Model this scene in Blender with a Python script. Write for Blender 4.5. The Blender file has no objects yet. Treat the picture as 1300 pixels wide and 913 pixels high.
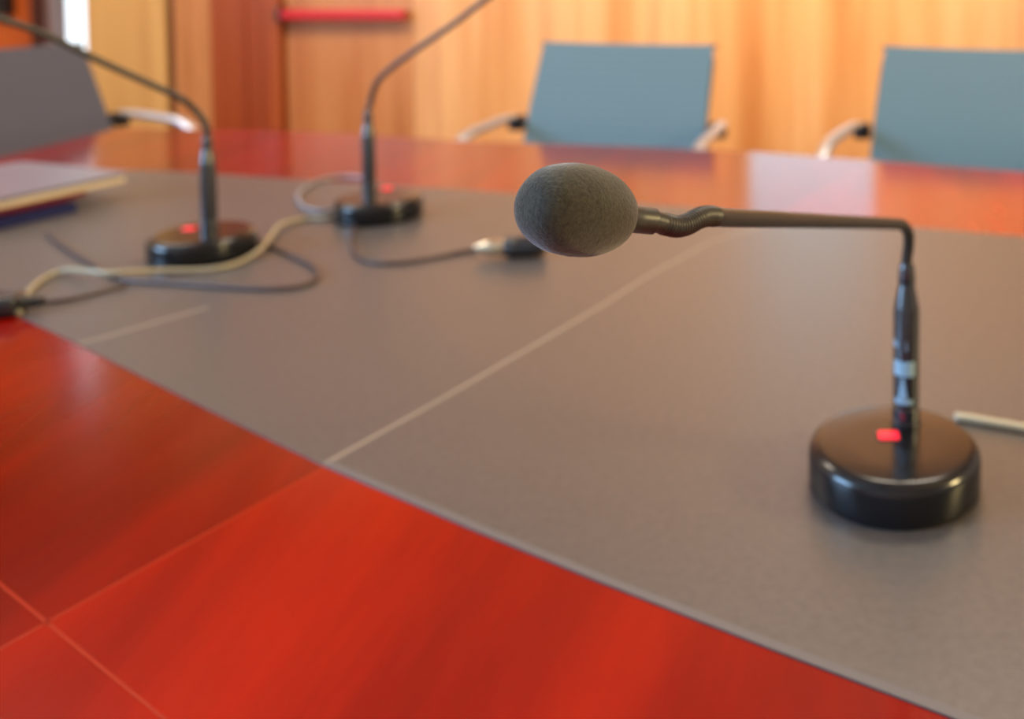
import bpy, bmesh, math, random
from mathutils import Vector, Matrix, noise
random.seed(7)
C = bpy.context.scene.collection
PI = math.pi
# ---------------------------------------------------------------- camera numbers (photo frame 1300x913)
F, CX, CY, W, Hh = 1200.0, 1000.0, 11.0, 1300, 913
PITCH, CAMZ = math.radians(2.53), 1.09
cp, sp = math.cos(PITCH), math.sin(PITCH)
TT = 0.75                      # height of the table top

def ray(x, y):
    v = (y - CY) / F
    return Vector(((x - CX) / F, cp - v * sp, -sp - v * cp))
def at(x, y, z=TT):            # point at height z seen at a photo pixel
    d = ray(x, y); return Vector((0, 0, CAMZ)) + d * ((z - CAMZ) / d.z)
def atY(x, y, Y):
    d = ray(x, y); return Vector((0, 0, CAMZ)) + d * (Y / d.y)
def atD(x, y, Z):
    return Vector((0, 0, CAMZ)) + ray(x, y) * Z

# ---------------------------------------------------------------- materials
def srgb(r, g, b):
    f = lambda c: (c / 255 / 12.92) if c / 255 <= .04045 else ((c / 255 + .055) / 1.055) ** 2.4
    return (f(r), f(g), f(b), 1)
def mat(name, col, rough=.5, metal=0, spec=.5, coat=0, coat_rough=.1, emit=None, estr=0, sheen=0):
    m = bpy.data.materials.new(name); m.use_nodes = True
    n = m.node_tree.nodes; b = n['Principled BSDF']
    b.inputs['Base Color'].default_value = col
    b.inputs['Roughness'].default_value = rough
    b.inputs['Metallic'].default_value = metal
    b.inputs['Specular IOR Level'].default_value = spec
    b.inputs['Coat Weight'].default_value = coat
    b.inputs['Coat Roughness'].default_value = coat_rough
    b.inputs['Sheen Weight'].default_value = sheen
    if emit:
        b.inputs['Emission Color'].default_value = emit
        b.inputs['Emission Strength'].default_value = estr
    return m
def nd(m, t, **kw):
    n = m.node_tree.nodes.new(t)
    for k, v in kw.items():
        if k in n.inputs: n.inputs[k].default_value = v
        else: setattr(n, k, v)
    return n
def lk(m, a, b): m.node_tree.links.new(a, b)
def noise_color(m, scale, stops, vec_scale=(1, 1, 1), detail=4, rough=.55, rot=0, distort=0):
    tc = nd(m, 'ShaderNodeTexCoord'); mp = nd(m, 'ShaderNodeMapping')
    mp.inputs['Scale'].default_value = vec_scale; mp.inputs['Rotation'].default_value = (0, 0, rot)
    nz = nd(m, 'ShaderNodeTexNoise'); nz.inputs['Scale'].default_value = scale
    nz.inputs['Detail'].default_value = detail; nz.inputs['Roughness'].default_value = rough
    nz.inputs['Distortion'].default_value = distort
    cr = nd(m, 'ShaderNodeValToRGB'); e = cr.color_ramp.elements
    e[0].position, e[0].color = stops[0]; e[1].position, e[1].color = stops[-1]
    for p, c in stops[1:-1]:
        k = e.new(p); k.color = c
    lk(m, tc.outputs['Object'], mp.inputs['Vector']); lk(m, mp.outputs['Vector'], nz.inputs['Vector'])
    lk(m, nz.outputs['Fac'], cr.inputs['Fac'])
    lk(m, cr.outputs['Color'], m.node_tree.nodes['Principled BSDF'].inputs['Base Color'])
    return mp, nz, cr
def bump(m, scale, dist, strength=.5, vec_scale=(1, 1, 1), detail=3):
    tc = nd(m, 'ShaderNodeTexCoord'); mp = nd(m, 'ShaderNodeMapping'); mp.inputs['Scale'].default_value = vec_scale
    nz = nd(m, 'ShaderNodeTexNoise'); nz.inputs['Scale'].default_value = scale; nz.inputs['Detail'].default_value = detail
    bp = nd(m, 'ShaderNodeBump'); bp.inputs['Strength'].default_value = strength; bp.inputs['Distance'].default_value = dist
    lk(m, tc.outputs['Object'], mp.inputs['Vector']); lk(m, mp.outputs['Vector'], nz.inputs['Vector'])
    lk(m, nz.outputs['Fac'], bp.inputs['Height'])
    lk(m, bp.outputs['Normal'], m.node_tree.nodes['Principled BSDF'].inputs['Normal'])

M = {}
M['wood_wall'] = mat('honey wood panelling', srgb(214, 150, 86), .38, spec=.45)
noise_color(M['wood_wall'], 1.0, [(.30, srgb(188, 118, 60)), (.45, srgb(210, 148, 88)), (.58, srgb(222, 168, 112)), (.72, srgb(190, 126, 76))], (4.2, 4.2, .22), 5, .6)
M['wood_leaf'] = mat('tan wood door veneer', srgb(196, 132, 78), .34)
noise_color(M['wood_leaf'], 1.0, [(.3, srgb(154, 82, 34)), (.5, srgb(190, 126, 74)), (.7, srgb(170, 100, 50))], (6.5, 6.5, .5), 5, .6)
M['wood_pale'] = mat('pale tan wood panel', srgb(206, 158, 96), .4)
noise_color(M['wood_pale'], 1.0, [(.3, srgb(190, 138, 78)), (.5, srgb(212, 164, 98)), (.7, srgb(198, 148, 92))], (7, 7, .3), 4, .6)
M['wood_redbrown'] = mat('red brown varnished wood', srgb(140, 50, 14), .3, coat=.3)
noise_color(M['wood_redbrown'], 1.0, [(.3, srgb(128, 44, 6)), (.5, srgb(150, 62, 14)), (.7, srgb(176, 94, 40))], (9, 9, .25), 4, .6)
M['wood_orange'] = mat('orange wood door', srgb(186, 84, 24), .4)
noise_color(M['wood_orange'], 1.0, [(.3, srgb(168, 66, 14)), (.7, srgb(198, 96, 34))], (6, 6, .4), 3)
M['dark_frame'] = mat('dark brown frame', srgb(66, 22, 12), .4)
M['brown_gap'] = mat('brown wood edge', srgb(104, 56, 24), .5)
M['grey_frame'] = mat('grey mauve window frame', srgb(120, 92, 88), .4)
M['glass'] = mat('window glass', (1, 1, 1, 1), .0)
_b = M['glass'].node_tree.nodes['Principled BSDF']; _b.inputs['Transmission Weight'].default_value = 1; _b.inputs['IOR'].default_value = 1.02
M['red_bar'] = mat('red plastic push bar', srgb(196, 14, 30), .35)
M['black_plastic'] = mat('black plastic', (.012, .012, .013, 1), .35)
M['wood_red'] = mat('red stained table wood', srgb(190, 40, 12), .14, spec=.45)
noise_color(M['wood_red'], 1.0, [(.28, srgb(98, 3, 0)), (.5, srgb(120, 6, 0)), (.72, srgb(148, 15, 0))], (7, 1.3, 3), 6, .6, math.radians(35), .6)
# the veneer sheets on either side of the joint differ in tone
def veneer_tone(m, p, q, gain):
    tc = nd(m, 'ShaderNodeTexCoord'); dt = nd(m, 'ShaderNodeVectorMath'); dt.operation = 'DOT_PRODUCT'
    n_ = Vector((-(q - p).y, (q - p).x, 0)).normalized(); dt.inputs[1].default_value = n_
    lk(m, tc.outputs['Object'], dt.inputs[0])
    gt = nd(m, 'ShaderNodeMath'); gt.operation = 'GREATER_THAN'; gt.inputs[1].default_value = n_.dot(Vector((p.x, p.y, 0)))
    lk(m, dt.outputs['Value'], gt.inputs[0])
    mx = nd(m, 'ShaderNodeMix'); mx.data_type = 'RGBA'; mx.blend_type = 'MULTIPLY'; mx.inputs['B'].default_value = gain
    b = m.node_tree.nodes['Principled BSDF']; src = b.inputs['Base Color'].links[0].from_socket
    lk(m, gt.outputs[0], mx.inputs['Factor']); lk(m, src, mx.inputs['A']); lk(m, mx.outputs['Result'], b.inputs['Base Color'])
veneer_tone(M['wood_red'], at(415, 590), at(0, 822), (1.45, 2.2, 1, 1))
M['wood_seam'] = mat('red wood joint', srgb(160, 36, 10), .2)
M['inlay'] = mat('grey leather inlay', srgb(104, 98, 100), .36, spec=.8)
noise_color(M['inlay'], 160, [(.3, srgb(80, 76, 76)), (.7, srgb(92, 87, 86))], (1, 1, 1), 4)
bump(M['inlay'], 900, .0001, .05)
M['inlay_seam'] = mat('pale inlay seam', srgb(146, 136, 122), .4)
M['inlay_edge'] = mat('grey inlay edging', srgb(104, 100, 102), .5)
M['base_black'] = mat('satin black microphone base', (.008, .008, .010, 1), .19, spec=.48)
M['body_black'] = mat('satin black metal connector', (.012, .014, .020, 1), .26, spec=.8)
M['neck'] = mat('matt black gooseneck', (.030, .028, .025, 1), .42, spec=.55)
M['collar'] = mat('polished dark collar', (.02, .022, .03, 1), .18, spec=1)
M['print'] = mat('pale blue grey print', srgb(150, 182, 200), .35)
M['led'] = mat('lit red button', srgb(220, 16, 30), .3, emit=(1, .012, .05, 1), estr=1.1)
M['led_off'] = mat('red button lens', srgb(220, 16, 30), .3, emit=(1, .02, .05, 1), estr=.9)
M['foam'] = mat('charcoal foam', (.085, .082, .062, 1), .95, spec=.15, sheen=.35)
noise_color(M['foam'], 700, [(.3, (.030, .029, .024, 1)), (.7, (.074, .070, .052, 1))], (1, 1, 1), 4, .7)
bump(M['foam'], 1600, .0003, .6, detail=4)
M['lint'] = mat('white lint', (.9, .9, .9, 1), .8)
M['cable_beige'] = mat('beige cable', srgb(164, 154, 128), .4)
M['cable_pale'] = mat('pale cable', srgb(196, 186, 158), .35)
M['cable_grey'] = mat('pale grey cable', srgb(138, 138, 144), .4)
M['cable_dark'] = mat('dark cable', srgb(78, 60, 58), .45)
M['chrome'] = mat('bright metal', (.8, .74, .58, 1), .18, metal=1)
M['alu'] = mat('brushed aluminium', (.62, .62, .66, 1), .45, metal=1)
M['mesh_grey'] = mat('blue grey ribbed upholstery', srgb(92, 119, 128), .62, sheen=.2)
M['mesh_grey_shaded'] = mat('shade-darkened ribbed upholstery', srgb(82, 84, 102), .62)  # darker copy of the chair fabric; the left chair's shade is in the colour
M['rail'] = mat('dark grey metal rail', (.06, .07, .08, 1), .4, metal=.5)
M['chair_black'] = mat('black chair bracket', (.014, .013, .016, 1), .4)
M['laptop'] = mat('silver grey lid', srgb(126, 121, 132), .33)
M['laptop_edge'] = mat('cream edge', srgb(214, 196, 166), .45)
M['blue_cover'] = mat('dark blue cover', srgb(26, 34, 88), .4)
M['red_cover'] = mat('dark red cover', srgb(130, 20, 14), .45)
M['paper'] = mat('paper', srgb(225, 220, 210), .8)
M['floor'] = mat('brown carpet', srgb(116, 74, 52), .8)
noise_color(M['floor'], 300, [(.3, srgb(96, 58, 40)), (.7, srgb(134, 88, 62))])
M['plaster'] = mat('white plaster', srgb(226, 216, 200), .85)
M['lamp'] = mat('lamp housing', srgb(230, 230, 226), .5)

# ---------------------------------------------------------------- mesh helpers
def obj(name, bm, m, parent=None, smooth=False, autos=None):
    me = bpy.data.meshes.new(name)
    bmesh.ops.recalc_face_normals(bm, faces=bm.faces)
    bm.to_mesh(me); bm.free()
    ms = m if isinstance(m, (list, tuple)) else [m]
    for k in ms: me.materials.append(k)
    if smooth:
        for p in me.polygons: p.use_smooth = True
        if autos: me.set_sharp_from_angle(angle=math.radians(autos))
    o = bpy.data.objects.new(name, me); C.objects.link(o)
    if parent: o.parent = parent
    return o
def thing(name, label, cat, loc=(0, 0, 0), rz=0, group=None):
    o = bpy.data.objects.new(name, None); C.objects.link(o); o.empty_display_size = .05
    o.location = loc; o.rotation_euler = (0, 0, rz); o['label'] = label; o['category'] = cat
    if group: o['group'] = group
    return o
def tag(o, label, cat, group=None):
    o['label'] = label; o['category'] = cat
    if group: o['group'] = group
    return o
def struct(name, bm, m, parent=None):
    o = obj(name, bm, m, parent)
    if not parent: o['kind'] = 'structure'
    return o
def box(bm, lo, hi, bev=0, seg=2, rot=None):
    r = bmesh.ops.create_cube(bm, size=1)
    vs = r['verts']
    for v in vs:
        v.co = Vector([(lo[i] + hi[i]) / 2 + v.co[i] * (hi[i] - lo[i]) for i in range(3)])
    if bev:
        es = list({e for v in vs for e in v.link_edges})
        bmesh.ops.bevel(bm, geom=es, offset=bev, segments=seg, affect='EDGES', profile=.5)
    return bm
def B(lo, hi, bev=0, seg=2):
    return box(bmesh.new(), lo, hi, bev, seg)
def prism(bm, pts, z0, z1, bev=0):
    lo = [bm.verts.new((p[0], p[1], z0)) for p in pts]; hi = [bm.verts.new((p[0], p[1], z1)) for p in pts]
    n = len(pts)
    top = bm.faces.new(hi); bm.faces.new(lo[::-1])
    for i in range(n): bm.faces.new((lo[i], lo[(i + 1) % n], hi[(i + 1) % n], hi[i]))
    if bev:
        bmesh.ops.bevel(bm, geom=list(top.edges), offset=bev, segments=3, affect='EDGES', profile=.5)
    return bm
def lathe(bm, prof, seg=64, cap=True):
    rings = []
    for r, z in prof:
        if r < 1e-6: rings.append([bm.verts.new((0, 0, z))])
        else: rings.append([bm.verts.new((r * math.cos(2 * PI * k / seg), r * math.sin(2 * PI * k / seg), z)) for k in range(seg)])
    for a, b in zip(rings, rings[1:]):
        for k in range(seg):
            k2 = (k + 1) % seg
            if len(a) == 1 and len(b) == 1: continue
            if len(a) == 1: bm.faces.new((a[0], b[k2], b[k]))
            elif len(b) == 1: bm.faces.new((a[k], a[k2], b[0]))
            else: bm.faces.new((a[k], a[k2], b[k2], b[k]))
    if cap:
        for r_ in (rings[0], rings[-1]):
            if len(r_) > 1: bm.faces.new(r_)
    return bm
def catmull(pts, n=12):
    P = [Vector(p) for p in pts]; P = [2 * P[0] - P[1]] + P + [2 * P[-1] - P[-2]]; out = []
    for i in range(1, len(P) - 2):
        p0, p1, p2, p3 = P[i - 1:i + 3]
        for k in range(n):
            t = k / n
            out.append(.5 * ((2 * p1) + (p2 - p0) * t + (2 * p0 - 5 * p1 + 4 * p2 - p3) * t * t + (3 * p1 - p0 - 3 * p2 + p3) * t ** 3))
    out.append(P[-2]); return out
def resample(pts, step):
    out = [pts[0].copy()]; acc = 0
    for a, b in zip(pts, pts[1:]):
        L = (b - a).length
        if L < 1e-9: continue
        t = step - acc
        while t <= L:
            out.append(a.lerp(b, t / L)); t += step
        acc = (acc + L) % step if False else L - (t - step)
    if (out[-1] - pts[-1]).length > step * .3: out.append(pts[-1].copy())
    return out
def sweep(bm, pts, r, seg=16, sx=1.0, caps=True):
    """tube along pts; r is a number or a function of arc length"""
    n = len(pts); T = []
    for i in range(n):
        T.append((pts[min(i + 1, n - 1)] - pts[max(i - 1, 0)]).normalized())
    up = Vector((0, 0, 1)) if abs(T[0].z) < .9 else Vector((1, 0, 0))
    N = (up - T[0] * up.dot(T[0])).normalized(); rings = []; s = 0
    for i in range(n):
        if i:
            s += (pts[i] - pts[i - 1]).length
            N = (N - T[i] * N.dot(T[i])).normalized()
        Bn = T[i].cross(N); rr = r(s) if callable(r) else r
        rings.append([bm.verts.new(pts[i] + (N * math.cos(2 * PI * k / seg) + Bn * math.sin(2 * PI * k / seg) * sx) * rr) for k in range(seg)])
    for a, b in zip(rings, rings[1:]):
        for k in range(seg):
            bm.faces.new((a[k], a[(k + 1) % seg], b[(k + 1) % seg], b[k]))
    if caps: bm.faces.new(rings[0]); bm.faces.new(rings[-1][::-1])
    return bm
def strip(bm, pts, w, z0, z1):
    """flat strip of width w following plan points"""
    P = [Vector((p[0], p[1], 0)) for p in pts]; n = len(P); L = []; R = []
    for i in range(n):
        t = (P[min(i + 1, n - 1)] - P[max(i - 1, 0)]).normalized(); q = Vector((-t.y, t.x, 0)) * w / 2
        L.append(P[i] + q); R.append(P[i] - q)
    return prism(bm, [(p.x, p.y) for p in L] + [(p.x, p.y) for p in R[::-1]], z0, z1)

# ---------------------------------------------------------------- room
XL, XR, YF, YB, ZC = -3.85, 2.9, -3.2, 4.2, 3.0
struct('floor', B((XL - .1, YF - .1, -.1), (XR + .1, YB + .12, 0)), M['floor'])
struct('ceiling', B((XL - .1, YF - .1, ZC), (XR + .1, YB + .12, ZC + .1)), M['plaster'])
struct('wall_right', B((XR, YF, 0), (XR + .1, YB, ZC)), M['plaster'])
struct('wall_front', B((XL, YF - .1, 0), (XR, YF, ZC)), M['plaster'])
PX = lambda px: (px - CX) / F * 4.184      # plan x of a photo column on the back wall
WX0, WX1 = PX(62), PX(105)         # narrow window
V0, V1, VZ0, VZ1 = -.20, .42, .975, 2.1   # wide window above the frame of the photo
DL = PX(40) - .88
bm = bmesh.new()
box(bm, (XL, YB, 0), (DL, YB + .12, ZC)); box(bm, (DL, YB, 2.1), (WX0 - .03, YB + .12, ZC))
box(bm, (WX0 - .03, YB, 0), (WX1 + .004, YB + .12, .35)); box(bm, (WX0 - .03, YB, 2.4), (WX1 + .004, YB + .12, ZC))
box(bm, (WX1 + .004, YB, 2.1), (PX(522), YB + .12, ZC)); box(bm, (PX(522), YB, 0), (V0, YB + .12, ZC))
box(bm, (V0, YB, 0), (V1, YB + .12, VZ0)); box(bm, (V0, YB, VZ1), (V1, YB + .12, ZC)); box(bm, (V1, YB, 0), (XR, YB + .12, ZC))
struct('wall_back', bm, M['wood_wall'])
struct('trim_1', B((WX1 + .002, YB - .004, 0), (PX(206), YB + .1, 2.1)), M['wood_pale'])
struct('trim_2', B((PX(206), YB + .02, 0), (PX(218), YB + .1, 2.1)), M['brown_gap'])
struct('trim_3', B((PX(218), YB - .01, 0), (PX(268), YB + .1, 2.1), .004), M['wood_leaf'])
bm = bmesh.new()
box(bm, (PX(268), YB - .035, 0), (PX(314), YB + .1, 2.1), .004); box(bm, (PX(314), YB - .028, 0), (PX(331), YB + .1, 2.1)); box(bm, (PX(331), YB - .035, 0), (PX(356), YB + .1, 2.1), .004)
struct('trim_4', bm, M['wood_redbrown'])
d1 = struct('door_1', B((PX(357), YB + .012, .01), (PX(521), YB + .06, 2.09), .003), M['wood_leaf'])
bx0, bx1 = PX(357), PX(519)
obj('push_bar', B((bx0 + .004, YB - .075, .861), (bx1, YB - .035, .903), .008), M['red_bar'], d1)
bm = bmesh.new(); box(bm, (bx0, YB - .078, .851), (bx0 + .026, YB + .012, .913), .006); box(bm, (bx1 - .03, YB - .04, .868), (bx1 - .01, YB + .012, .895), .004)
obj('bar_bracket', bm, M['black_plastic'], d1)
# narrow bright window and the dark post beside it
w1 = bmesh.new(); box(w1, (WX0 - .028, YB - .01, .35), (WX0, YB + .08, 2.4)); box(w1, (WX0, YB, .35), (WX1, YB + .08, .38)); box(w1, (WX0, YB, 2.37), (WX1, YB + .08, 2.4))
w1o = struct('window_1', w1, M['grey_frame'])
struct('window_pane', B((WX0, YB + .05, .38), (WX1, YB + .056, 2.37)), M['glass'], w1o)
w3 = bmesh.new(); vm = (V0 + V1) / 2
for a_, b_ in ((V0, V0 + .03), (V1 - .03, V1)): box(w3, (a_, YB + .01, VZ0), (b_, YB + .08, VZ1))
box(w3, (V0, YB + .01, VZ0), (V1, YB + .08, VZ0 + .03)); box(w3, (V0, YB + .01, VZ1 - .03), (V1, YB + .08, VZ1))
w3o = struct('window_3', w3, M['wood_pale'])
struct('window_pane', B((V0, YB + .05, VZ0), (V1, YB + .056, VZ1)), M['glass'], w3o)
struct('trim_5', B((PX(40), YB - .03, 0), (WX0 - .030, YB + .1, 2.1), .004), M['dark_frame'])
d2 = struct('door_2', B((DL, YB + .015, .01), (PX(40), YB + .06, 2.09), .003), M['wood_orange'])
hx = PX(12)
bm = bmesh.new(); box(bm, (hx - .07, YB - .045, .875), (hx, YB + .015, 1.06), .008); box(bm, (hx - .16, YB - .06, .93), (hx, YB - .04, .955), .006)
obj('door_handle', bm, M['black_plastic'], d2)
# left wall with a wide daylight window (outside the frame, lights the room)
wy0, wy1, wz0, wz1 = -1.9, .9, 1.2, 2.6
bm = bmesh.new()
box(bm, (XL - .1, YF, 0), (XL, YB, wz0)); box(bm, (XL - .1, YF, wz1), (XL, YB, ZC)); box(bm, (XL - .1, YF, wz0), (XL, wy0, wz1)); box(bm, (XL - .1, wy1, wz0), (XL, YB, wz1))
struct('wall_left', bm, M['plaster'])
bm = bmesh.new()
for y in (wy0, -.97, -.03, wy1 - .06): box(bm, (XL - .07, y, wz0), (XL - .02, y + .06, wz1))
box(bm, (XL - .07, wy0, wz0), (XL - .02, wy1, wz0 + .05)); box(bm, (XL - .07, wy0, wz1 - .05), (XL - .02, wy1, wz1))
w2 = struct('window_2', bm, M['lamp'])
struct('window_pane', B((XL - .05, wy0, wz0), (XL - .044, wy1, wz1)), M['glass'], w2)

# ---------------------------------------------------------------- table
far = [at(*q) for q in ((250, 219), (380, 228), (650, 245), (860, 262), (1180, 290), (1300, 300))]
near = [at(*q) for q in ((0, 390), (100, 437), (250, 512), (410, 590), (600, 672), (760, 738), (980, 824))]
xy = lambda P: [(p[0], p[1]) for p in P]
# boundary runs clockwise seen from above: near edge left to right, then far edge right to left
SH = lambda P: [(x - .2917 * y, y) for x, y in P]
inlay_near = SH([(-.80, 1.25), (-.70, 1.085)]) + xy(near) + SH([(.42, .275), (.82, .03), (1.35, -.22)])
inlay_far = SH([(1.95, .05), (1.9, .42), (1.3, .86)]) + xy(far)[::-1] + SH([(-.675, 1.572), (-.80, 1.42)])
back = [at(*q) for q in ((150, 162), (300, 164), (430, 169), (600, 179), (780, 185), (950, 192), (1060, 200), (1300, 218))]
outer = SH([(-.914, 1.674), (-1.16, 1.32), (-1.17, .98), (-.98, .70), (-.55, .34), (-.28, .14), (.02, -.06), (.55, -.38), (1.15, -.66),
         (2.1, -.45), (2.45, .1), (2.3, .6), (1.7, 1.1)]) + xy(back)[::-1]
tb = thing('conference_table', 'large conference table of glossy red wood with a grey leather inlay', 'table', (0, 0, 0))
obj('tabletop', prism(bmesh.new(), outer, .718, .7492, .004), M['wood_red'], tb)
obj('apron', prism(bmesh.new(), [(.25 + (x - .25) * .80, .55 + (y - .55) * .78) for x, y in outer], .64, .718), M['wood_redbrown'], tb)
for lx, ly in ((-.75, 1.05), (.15, .40), (.2, 1.05), (1.3, .2)):
    obj('leg', lathe(bmesh.new(), [(.20, 0), (.20, .02), (.06, .04), (.055, .60), (.12, .645)], 40), M['alu'], tb, True, 40).location = (lx, ly, 0)
inl = obj('inlay', prism(bmesh.new(), inlay_near + inlay_far, .7485, .7500), M['inlay'], tb)
obj('edging', strip(bmesh.new(), [(x + .0016, y + .0027) for x, y in xy(near)[3:] + SH([(.42, .275), (.82, .03)])], .0055, .7496, .75015), M['inlay_edge'], inl)
s1 = [at(100, 437), at(265, 390)]; s2 = [at(*q) for q in ((412, 589), (560, 507), (691, 431), (766, 387), (820, 352), (900, 308), (1010, 274))]
s1v = (s1[1] - s1[0]); s2e = at(1010, 273)
for P, w in (([s1[0], s1[0] + s1v * 1.0], .0042), (s2, .0040)):
    obj('seam', strip(bmesh.new(), xy(P), w, .7490, .75012), M['inlay_seam'], inl)
ws = [at(415, 590), at(150, 738), at(0, 822), at(0, 822) + (at(0, 822) - at(415, 590)) * .75]
obj('wood_joint', strip(bmesh.new(), xy(ws), .0022, .7480, .74932), M['wood_seam'], tb)
w2a, w2b = at(0, 740), at(100, 822)
obj('wood_joint', strip(bmesh.new(), xy([w2a + (w2a - w2b) * 2, w2b + (w2b - w2a) * 3]), .0016, .7480, .74932), M['wood_seam'], tb)

# ---------------------------------------------------------------- microphones
R0 = .0565
def patch(bm, r, a0, a1, z0, z1, top=1.0, n=10):
    """curved patch on a cylinder; top < 1 narrows it upward"""
    am = (a0 + a1) / 2; rows = []
    for j in range(5):
        t = j / 4; f = 1 + (top - 1) * t
        rows.append([bm.verts.new((r * math.cos(am + (a0 - am + (a1 - a0) * i / n) * f), r * math.sin(am + (a0 - am + (a1 - a0) * i / n) * f), z0 + (z1 - z0) * t)) for i in range(n + 1)])
    for a, b in zip(rows, rows[1:]):
        for i in range(n): bm.faces.new((a[i], a[i + 1], b[i + 1], b[i]))
    return bm
def foam_bm():
    bm = bmesh.new(); a, b = .0219, .0147; n = 150; prof = []
    for i in range(n + 1):
        t = PI * i / n
        z = -a * math.cos(t); e = 1 + .05 * math.cos(t) * -1
        prof.append((b * abs(math.sin(t)) ** .70 * (1 + .03 * (z / a)) if 0 < i < n else 0, z))
    lathe(bm, prof, 220)
    for v in bm.verts:
        d = v.co.normalized()
        f = noise.noise(v.co * 1300) * .00010 + noise.noise(v.co * 3000) * .00010 + noise.noise(v.co * 120) * .00025
        v.co += d * f
    return bm
def make_mic(name_label, center, body_off, led_off, neck_pts, tip_dir, flex, near=False, led='led'):
    """center: plan centre of the base; neck_pts: world points after the collar"""
    o = thing('gooseneck_microphone', name_label, 'microphone', (center[0], center[1], TT), 0, None)
    O = Vector((center[0], center[1], TT))
    h = .028
    prof = [(0, 0), (R0 - .002, 0), (R0 - .0006, .0014), (R0, .004), (R0, h - .0095)]
    for k in range(1, 8):
        t = k / 7 * PI / 2; prof.append((R0 - .0085 + .0085 * math.cos(t), h - .0085 + .0085 * math.sin(t)))
    prof += [(R0 * .5, h), (0, h)]
    base = obj('base', lathe(bmesh.new(), prof, 128), M['base_black'], o, True, 50)
    obj('rubber_foot', lathe(bmesh.new(), [(R0 - .004, 0), (R0 - .004, .0012), (R0 - .012, .0012)], 64, False), M['black_plastic'], base)
    # red button
    bw = B((-.0068, -.0052, 0), (.0068, .0052, .0022), .0012)
    lb = obj('red_button', bw, M[led], o); lb.location = (led_off[0], led_off[1], h - .0005)
    lb['label'] = 'red lit push button'
    bz = B((-.0082, -.0066, 0), (.0082, .0066, .0010), .0005)
    z_ = obj('button_bezel', bz, M['black_plastic'], o); z_.location = (led_off[0], led_off[1], h - .0006)
    # connector body
    bx, by = body_off; r = .0088
    bp = [(0, 0), (.0100, 0), (.0100, .002), (r, .0028), (r, .0118), (r - .0006, .0124), (r - .0006, .0136), (r, .0142), (r, .080), (r - .0004, .0812),
          (.0058, .0955), (.0054, .0965), (.0050, .1085), (.0044, .1106), (0, .1106)]
    body = obj('connector_body', lathe(bmesh.new(), bp, 64), M['body_black'], o, True, 35); body.location = (bx, by, h)
    obj('polished_ring', lathe(bmesh.new(), [(r + .0001, .0032), (r + .0004, .0036), (r + .0004, .0112), (r + .0001, .0116)], 64, False), M['collar'], body, True, 30)
    obj('collar', lathe(bmesh.new(), [(.0056, .0968), (.0060, .0975), (.0058, .1035), (.0054, .1040), (.0056, .1046), (.0052, .1085), (.0045, .1100)], 48, False), M['collar'], body, True, 35)
    if near:
        ac = math.atan2(-(center[1] + by), -(center[0] + bx))      # direction of the viewer side of the print
        rr = r + .00012
        bm = bmesh.new(); patch(bm, rr, ac - 1.15, ac + .70, .0352, .0455)
        obj('logo_block', bm, M['print'], body)
        bm = bmesh.new(); patch(bm, rr, ac - .62, ac + .12, .0200, .0345, .18); patch(bm, rr, ac - 1.0, ac + .55, .0160, .0195)
        obj('logo_mark', bm, M['print'], body)
        bm = bmesh.new(); patch(bm, rr, ac - 1.2, ac - .95, .0545, .0590); patch(bm, rr, ac - .85, ac - .72, .0545, .0585); patch(bm, rr, ac - .05, ac + .08, .0530, .0600, .3)
        obj('small_lettering', bm, M['led_off'] if False else M['print'], body)
    # gooseneck
    start = O + Vector((bx, by, h + .108))
    pts = resample(catmull([start, start + Vector((0, 0, .006))] + neck_pts, 14), .0009 if near else .003)
    s_tot = sum((b - a).length for a, b in zip(pts, pts[1:]))
    rn = .0038
    if near:
        def rad(s):
            q = s_tot - s
            if q < .016: return .0047
            if flex[0] < q < flex[1]:
                k = min(1, (q - flex[0]) / .002, (flex[1] - q) / .002)
                return rn + .00010 * k + .00020 * k * math.sin(q / .0013 * 2 * PI)
            return rn
        pts = resample(pts, .00023)
        nk = sweep(bmesh.new(), [p - O for p in pts], rad, 24)
    else:
        nk = sweep(bmesh.new(), [p - O for p in pts], lambda s: .0047 if s_tot - s < .012 else rn, 16)
    obj('gooseneck', nk, M['neck'], o, True)
    # foam windscreen
    tip = pts[-1]; d = Vector(tip_dir).normalized()
    q = d.to_track_quat('Z', 'Y')
    w = obj('foam_windscreen', foam_bm(), M['foam'], o, True)
    w.rotation_mode = 'QUATERNION'; w.rotation_quaternion = q; w.location = tip - O + d * .0185
    return o, w

# near microphone
cn = at(1135, 559, TT + .028); nb = at(1150, 536, TT + .028); nl = at(1128, 554, TT + .028)
tipn = atD(806, 278.5, .3285)
foamc = atD(735, 267, .306)
neckn = [atD(1153.5, 312, .640), atD(1153, 296, .634), atD(1146, 286, .626), atD(1132, 284, .610), atD(1050, 281, .505), atD(980, 278.5, .425), atD(925, 276.5, .378), atD(908, 275, .364),
         atD(897, 274.5, .357), atD(886, 277.5, .351), atD(873, 284.5, .346), atD(860, 287.5, .342), atD(846, 285, .338), atD(830, 281, .334), tipn, tipn + (foamc - tipn) * .30]
mic, fw = make_mic('microphone on round black base at right with sharp foam head in the foreground', (cn.x, cn.y), (nb.x - cn.x, nb.y - cn.y), (nl.x - cn.x, nl.y - cn.y),
                   neckn, foamc - tipn, (.019, .054), True)
fw.location = foamc - Vector((cn.x, cn.y, TT))
bm = bmesh.new(); bmesh.ops.create_icosphere(bm, subdivisions=2, radius=.00028)
ls = obj('lint_speck', bm, M['lint'], fw); 
# speck sits on the surface facing the camera, lower left
lw = atD(674.5, 294, .3005) - Vector((cn.x, cn.y, TT))
ls.parent = mic; ls.location = lw
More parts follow.
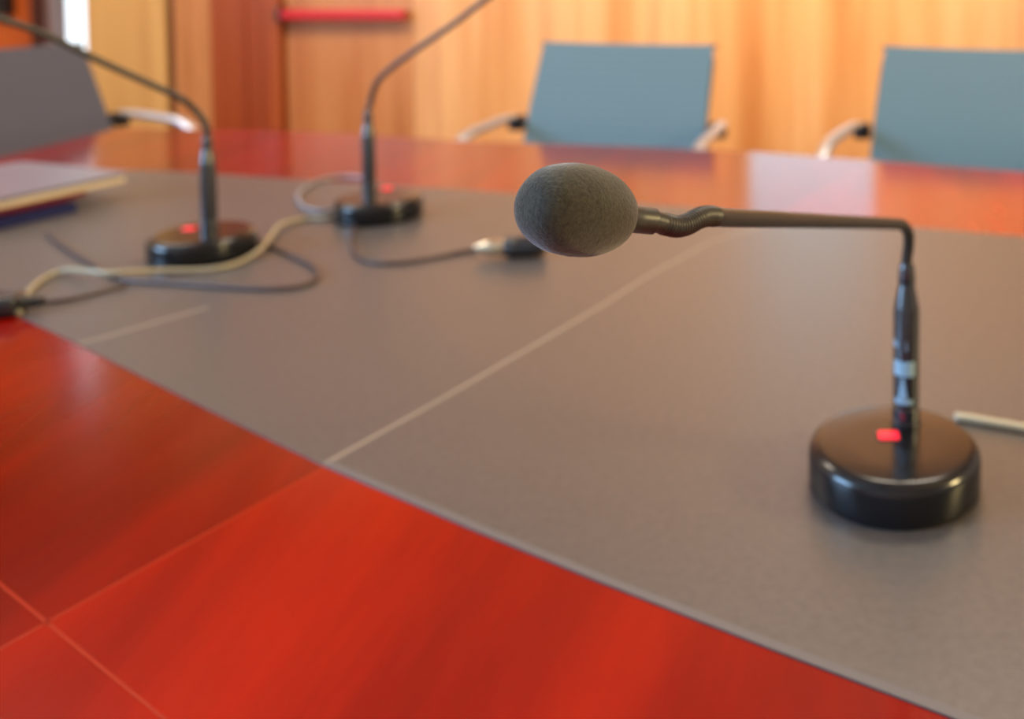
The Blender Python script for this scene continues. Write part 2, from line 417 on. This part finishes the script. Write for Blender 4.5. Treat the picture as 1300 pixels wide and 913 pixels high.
# left microphone
cl = at(257, 294, TT + .028); lbp = at(266, 291, TT + .028); ll = at(240, 291, TT + .028)
neckl = [atD(261.5, 160, 1.120), atD(256, 150, 1.117), atD(246, 138, 1.112), atD(230, 125, 1.10), atD(205, 113, 1.09), atD(130, 79, 1.05), atD(60, 45, 1.01), atD(0, 24, .975), atD(-70, 2, .94), atD(-100, -5, .925)]
make_mic('microphone on round base at left, its thin neck rising out of the left edge', (cl.x, cl.y), (lbp.x - cl.x, lbp.y - cl.y), (ll.x - cl.x, ll.y - cl.y),
         neckl, neckl[-1] - neckl[-2], (0, 0))
# middle microphone
cm = at(481, 249, TT + .028); mb = at(469, 244, TT + .028); ml = at(491, 240, TT + .028)
neckm = [atD(470, 132, 1.308), atD(473, 118, 1.306), atD(480, 103, 1.30), atD(497, 86, 1.29), atD(530, 62, 1.275), atD(575, 31, 1.255), atD(617, -1, 1.235), atD(680, -44, 1.21), atD(705, -60, 1.20)]
make_mic('microphone in the middle distance, thin neck bent up to the right', (cm.x, cm.y), (mb.x - cm.x, mb.y - cm.y), (ml.x - cm.x, ml.y - cm.y),
         neckm, neckm[-1] - neckm[-2], (0, 0))

# ---------------------------------------------------------------- cables on the table
def cable(px, r, m, label, n=10, lift=None):
    P = []
    for i, q in enumerate(px):
        z = TT + r + .0003 + (q[2] if len(q) > 2 else 0)
        P.append(at(q[0], q[1], z))
    o0 = Vector((P[0].x, P[0].y, TT))
    bm = sweep(bmesh.new(), [p - o0 for p in resample(catmull(P, n), .004)], r, 12)
    o = obj('cable', bm, m, None, True); o.location = o0
    return tag(o, label, 'cable')
cable([(1212, 529), (1229, 531), (1245, 534), (1275, 539), (1310, 545), (1400, 560), (1480, 585)], .0031, M['cable_pale'], 'pale cable leaving the back of the right microphone base')
cable([(24, 398), (30, 380), (44, 362), (62, 350), (85, 343, .003), (110, 344, .008), (140, 347, .008), (170, 345, .007), (205, 343.5, .003), (250, 343), (285, 339), (312, 329), (332, 315, .0055), (345, 298, .006), (357, 285, .003), (385, 278), (415, 277), (436, 273)],
      .0027, M['cable_beige'], 'beige cable curving in front of the left microphone base')
cable([(436, 263), (418, 267), (398, 267), (384, 261), (378, 249), (388, 237), (408, 228), (436, 224), (462, 226), (478, 231)], .0026, M['cable_grey'], 'light grey cable looping out left of the middle microphone')
cable([(316, 304), (330, 306), (345, 313), (372, 325), (397, 338), (403, 350), (388, 361), (350, 366), (290, 364), (230, 360), (180, 357), (150, 353), (122, 338), (95, 322), (74, 308), (60, 296)],
      .0024, M['cable_dark'], 'thin dark cable looping right of the left microphone')
cable([(452, 283), (448, 296), (447, 312), (455, 326), (476, 333), (510, 333), (550, 327), (585, 320), (605, 317)], .0022, M['cable_dark'], 'thin dark cable running from the middle microphone to the metal plug')
cable([(160, 362), (120, 372), (85, 380), (50, 384), (26, 383)], .0022, M['cable_dark'], 'thin dark cable ending at the black plug on the left')

# metal and black plug in the middle of the table
pa, pbk = at(603, 316, TT + .012), at(684, 313, TT + .012)
d = (pbk - pa); L = d.length
t = thing('audio_plug', 'black cable plug with a shiny brass-coloured tip lying behind the foam head', 'plug', (pa.x, pa.y, TT + .0129))
t.rotation_euler = (0, 0, math.atan2(d.y, d.x))
def rotx(o): o.rotation_euler = (0, PI / 2, 0); return o
rotx(obj('metal_tip', lathe(bmesh.new(), [(0, 0), (.0036, 0), (.0052, .004), (.0066, .010), (.0082, .014), (.0088, .020), (.0088, .030), (.0076, .035), (0, .035)], 40), M['chrome'], t, True, 35))
rotx(obj('plug_body', lathe(bmesh.new(), [(0, .033), (.0100, .033), (.0120, .038), (.0124, .050), (.0118, .052), (.0124, .054), (.0122, .070), (.0105, .080), (.0060, L), (0, L)], 40), M['body_black'], t, True, 35))
rotx(obj('grip_ring', lathe(bmesh.new(), [(.0124, .0395), (.0128, .040), (.0128, .046), (.0124, .0465)], 40, False), M['collar'], t, True))

# black plug at the inlay's left edge
k0 = at(-6, 386, TT + .011)
t = thing('power_plug', 'black plug lying at the left edge of the grey inlay', 'plug', (k0.x, k0.y, TT))
t.rotation_euler = (0, 0, math.radians(15))
bm = B((-.022, -.014, 0), (.022, .014, .020), .005, 3)
obj('plug_body', bm, M['body_black'], t, True, 40)
rotx_ = obj('strain_relief', lathe(bmesh.new(), [(0, 0), (.0068, 0), (.0068, .004), (.0058, .005), (.0064, .008), (.0054, .010), (.0060, .013), (.0042, .020), (0, .020)], 24), M['black_plastic'], t, True, 35)
rotx_.rotation_euler = (0, PI / 2, 0); rotx_.location = (.020, 0, .010)

# ---------------------------------------------------------------- laptop on two covers, left
zt = TT + .038
Rr, Ff, Bb = at(164, 218, zt), at(0, 252, zt), at(82, 201, zt)
u = (Ff - Rr); u.z = 0; u.normalize(); v = Vector((u.y, -u.x, 0))
if v.dot(Bb - Rr) < 0: v = -v
A = Matrix(((u.x, v.x, 0), (u.y, v.y, 0), (0, 0, 1)))
ang = math.atan2(u.y, u.x); sgn = 1 if (Vector((-u.y, u.x, 0)).dot(v) > 0) else -1
def rounded(w, dd, r, n=5):
    P = []
    for cx_, cy_, a in ((w - r, r, -PI / 2), (w - r, dd - r, 0), (r, dd - r, PI / 2), (r, r, PI)):
        for k in range(n + 1):
            t_ = a + PI / 2 * k / n; P.append((cx_ + r * math.cos(t_), (cy_ + r * math.sin(t_)) * 1))
    return [(x, y * sgn) for x, y in P]
lt = thing('laptop', 'closed silver-grey laptop with a cream edge lying on two notebooks', 'laptop', (Rr.x, Rr.y, TT + .024), ang)
obj('keyboard_base', prism(bmesh.new(), rounded(.33, .235, .012), 0, .0085, .0015), M['laptop_edge'], lt)
obj('lid', prism(bmesh.new(), rounded(.33, .235, .012), .0087, .0140, .0012), M['laptop'], lt)
def book(label, x0, y0, w, dd, z0, z1, m, a=0):
    o = thing('notebook', label, 'notebook', (Rr.x, Rr.y, TT + z0), ang + a)
    P = [(x0, y0 * sgn), (x0 + w, y0 * sgn), (x0 + w, (y0 + dd) * sgn), (x0, (y0 + dd) * sgn)]
    q = [(x0 + .003, (y0 + .003) * sgn), (x0 + w - .003, (y0 + .003) * sgn), (x0 + w - .003, (y0 + dd - .003) * sgn), (x0 + .003, (y0 + dd - .003) * sgn)]
    h_ = z1 - z0
    obj('cover', prism(bmesh.new(), P, 0, .0015), m, o); obj('cover', prism(bmesh.new(), P, h_ - .0015, h_), m, o)
    obj('spine', prism(bmesh.new(), [(x0 - .001, y0 * sgn), (x0 + w, y0 * sgn), (x0 + w, (y0 + .002) * sgn), (x0 - .001, (y0 + .002) * sgn)], 0, h_), m, o)
    obj('pages', prism(bmesh.new(), q, .0015, h_ - .0015), M['paper'], o)
book('dark blue notebook under the laptop, its spine showing', .085, -.012, .22, .16, 0, .013, M['blue_cover'], 0)
book('dark red notebook between the laptop and the blue notebook', .055, .012, .22, .16, .013, .024, M['red_cover'], 0)

# ---------------------------------------------------------------- chairs
def make_chair(label, loc, rz, width=.48, fabric='mesh_grey'):
    o = thing('office_chair', label, 'chair', loc, rz, None)
    hw = width / 2 - .012
    prof = [(.25, .435), (.235, .452), (.20, .460), (.10, .452), (0, .445), (-.10, .447), (-.165, .462), (-.20, .500), (-.222, .56), (-.250, .65), (-.275, .725), (-.315, .815), (-.358, .905)]
    C3 = [Vector((0, y, z)) for y, z in prof]
    P = catmull(C3, 8)
    iy = min(range(len(P)), key=lambda i: (P[i] - Vector((0, -.185, .478))).length)
    def sheet(pts, taper):
        pts = resample(pts, .003); bm = bmesh.new(); n = len(pts); s = 0; T = .007; A_, B_ = [], []
        cols = 12
        for i, p in enumerate(pts):
            t = (pts[min(i + 1, n - 1)] - pts[max(i - 1, 0)]).normalized(); nn = Vector((0, -t.z, t.y))
            if nn.z < 0: nn = -nn
            if i: s += (p - pts[i - 1]).length
            rib = .0011 * abs(math.sin(s / .020 * PI))
            w = hw + taper(i / (n - 1))
            A_.append([bm.verts.new(p + Vector((w * (2 * k / cols - 1), 0, 0)) + nn * (T / 2 + rib) - nn * .006 * (1 - (2 * k / cols - 1) ** 2)) for k in range(cols + 1)])
            B_.append([bm.verts.new(p + Vector((w * (2 * k / cols - 1), 0, 0)) - nn * (T / 2 + rib) - nn * .006 * (1 - (2 * k / cols - 1) ** 2)) for k in range(cols + 1)])
        for G in (A_, B_):
            for a, b in zip(G, G[1:]):
                for k in range(cols): bm.faces.new((a[k], a[k + 1], b[k + 1], b[k]))
        for a, b in ((A_[0], B_[0]), (A_[-1], B_[-1])):
            for k in range(cols): bm.faces.new((a[k], a[k + 1], b[k + 1], b[k]))
        for k in (0, cols):
            for i in range(n - 1): bm.faces.new((A_[i][k], A_[i + 1][k], B_[i + 1][k], B_[i][k]))
        return bm
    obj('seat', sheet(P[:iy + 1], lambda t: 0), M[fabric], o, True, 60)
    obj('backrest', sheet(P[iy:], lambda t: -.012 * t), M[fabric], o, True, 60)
    for s in (-1, 1):
        obj('side_rail', sweep(bmesh.new(), [p + Vector((s * (hw - .004 - .010 * max(0, (i - iy) / (len(P) - iy))), 0, -.009)) for i, p in enumerate(P)][:-2], .0065, 10), M['rail'], o, True)
        arm = catmull([Vector((s * (hw + .026), -.285, .728)), Vector((s * (hw + .032), -.268, .731)), Vector((s * (hw + .036), -.235, .731)), Vector((s * (hw + .040), -.17, .728)), Vector((s * (hw + .042), -.08, .718)),
                       Vector((s * (hw + .042), -.01, .67)), Vector((s * (hw + .045), .04, .58)), Vector((s * (hw + .036), .06, .50)), Vector((s * (hw + .008), .06, .452))], 8)
        a_ = obj('armrest', sweep(bmesh.new(), arm, .0095, 12, 1.5), M['alu'], o, True)
        obj('arm_bracket', B((s * (hw + .006) - .004 if s > 0 else s * (hw + .040), -.290, .700), (s * (hw + .040) if s > 0 else s * (hw + .006) + .004, -.262, .736), .005), M['chair_black'], o)
    for yy, zz in ((-.352, .897), (.0, .436)):
        if zz > .8: continue
        obj('cross_bar', sweep(bmesh.new(), [Vector((-hw - .002, yy, zz)), Vector((0, yy, zz - .012)), Vector((hw + .002, yy, zz))], .010, 12), M['alu'], o, True)
    for s in (-1, 1):
        obj('end_cap', B((s * (hw - .012) - .007, -.364, .897), (s * (hw - .012) + .007, -.354, .907), .003), M['rail'], o)
    obj('gas_column', lathe(bmesh.new(), [(.034, .06), (.034, .11), (.026, .115), (.026, .26), (.016, .262), (.016, .405), (.05, .41), (.05, .425)], 32), M['chair_black'], o, True, 35)
    for k in range(5):
        a = 2 * PI * k / 5 + .3; c_, s_ = math.cos(a), math.sin(a)
        lg = obj('base_leg', sweep(bmesh.new(), [Vector((.02 * c_, .02 * s_, .088)), Vector((.15 * c_, .15 * s_, .085)), Vector((.30 * c_, .30 * s_, .062))], lambda q: .020 - .03 * q, 12, 1.2), M['alu'], o, True)
        bm = bmesh.new(); r = bmesh.ops.create_cone(bm, cap_ends=True, segments=24, radius1=.024, radius2=.024, depth=.036, matrix=Matrix.Translation((.29 * c_, .29 * s_, .0245)) @ Matrix.Rotation(a + PI / 2, 4, 'Z') @ Matrix.Rotation(PI / 2, 4, 'X'))
        bmesh.ops.bevel(bm, geom=bm.edges[:], offset=.003, segments=2, affect='EDGES')
        obj('caster', bm, M['chair_black'], lg, True, 40)
    return o
def yaw_of(fx, fy): return math.atan2(fy, fx) - PI / 2
def place(px, py, Z, fwd):
    """chair whose back's top centre is at pixel px,py and depth Z, facing fwd"""
    f = Vector((fwd[0], fwd[1])).normalized(); p = atD(px, py, Z)
    return (p.x + f.x * .358, p.y + f.y * .358, 0), yaw_of(f.x, f.y)
l1, r1 = place(797, 59, 2.28, (-.21, -.98))
make_chair('blue-grey ribbed chair behind the table, seen whole right above the foam head', l1, r1)
l2, r2 = place(1243, 69, 2.13, (-.34, -.94))
make_chair('blue-grey ribbed chair at the right edge of the view behind the table', l2, r2)
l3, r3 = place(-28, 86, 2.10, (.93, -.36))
make_chair('ribbed chair, its grey darkened for shade, at the left end of the table behind the laptop', l3, r3, fabric='mesh_grey_shaded')

# ---------------------------------------------------------------- light
def area(name, loc, target, sx, sy, power, col):
    l = bpy.data.lights.new(name, 'AREA'); l.shape = 'RECTANGLE'; l.size = sx; l.size_y = sy; l.energy = power; l.color = col
    o = bpy.data.objects.new(name, l); C.objects.link(o); o.location = loc
    o.rotation_euler = (Vector(target) - Vector(loc)).to_track_quat('-Z', 'Y').to_euler(); return o
COOL, WARM, NEUT = (.34, .62, 1.0), (1.0, .76, .34), (1.0, .87, .70)
area('window_daylight', (XL + .03, -.5, 1.9), (0, -.5, 1.3), 1.7, 1.0, 190, COOL)
area('ceiling_panel', (-2.5, 2.1, ZC - .03), (-2.5, 2.1, 0), 1.6, .6, 45, NEUT)
area('ceiling_panel', (.4, 1.8, ZC - .03), (.4, 1.8, 0), 1.2, .6, 36, NEUT)
area('wall_lamp', (XR - .04, .1, 2.0), (0, .4, 1.1), .55, .36, 84, WARM)
def spot(x, tx, tz, power, col, ang=78):  # unseen spots added to brighten the back wall without lighting the table
    l = bpy.data.lights.new('added_wall_spot', 'SPOT'); l.energy = power; l.color = col; l.spot_size = math.radians(ang); l.spot_blend = 1; l.shadow_soft_size = .12
    o = bpy.data.objects.new('added_wall_spot', l); C.objects.link(o); o.location = (x, 1.7, ZC - .12)
    o.rotation_euler = (Vector((tx, YB, tz)) - o.location).to_track_quat('-Z', 'Y').to_euler()
spot(.5, .5, 2.0, 480, NEUT); spot(-.7, -.7, 1.6, 220, NEUT); spot(-2.2, -2.3, 1.4, 165, NEUT)

w = bpy.data.worlds.new('World'); bpy.context.scene.world = w; w.use_nodes = True
bg = w.node_tree.nodes['Background']; bg.inputs[0].default_value = (.84, .94, 1.0, 1); bg.inputs[1].default_value = 1.9

# ---------------------------------------------------------------- camera
cam = bpy.data.cameras.new('camera'); co = bpy.data.objects.new('camera', cam); C.objects.link(co)
co.location = (0, 0, CAMZ); co.rotation_euler = (PI / 2 - PITCH, 0, 0)
cam.sensor_width = 36; cam.lens = 36 * F / W; cam.shift_y = -((Hh / 2) - CY) / W; cam.shift_x = -(CX - W / 2) / W; cam.clip_start = .02
cam.dof.use_dof = True; cam.dof.focus_distance = .300; cam.dof.aperture_fstop = cam.lens / 1000 / .0043
sc = bpy.context.scene; sc.camera = co
sc.view_settings.view_transform = 'Standard'; sc.view_settings.look = 'None'; sc.view_settings.exposure = 0.0; sc.view_settings.gamma = 1
sc.view_settings.use_curve_mapping = False
sc.cycles.use_denoising = True
sc.cycles.max_bounces = 8
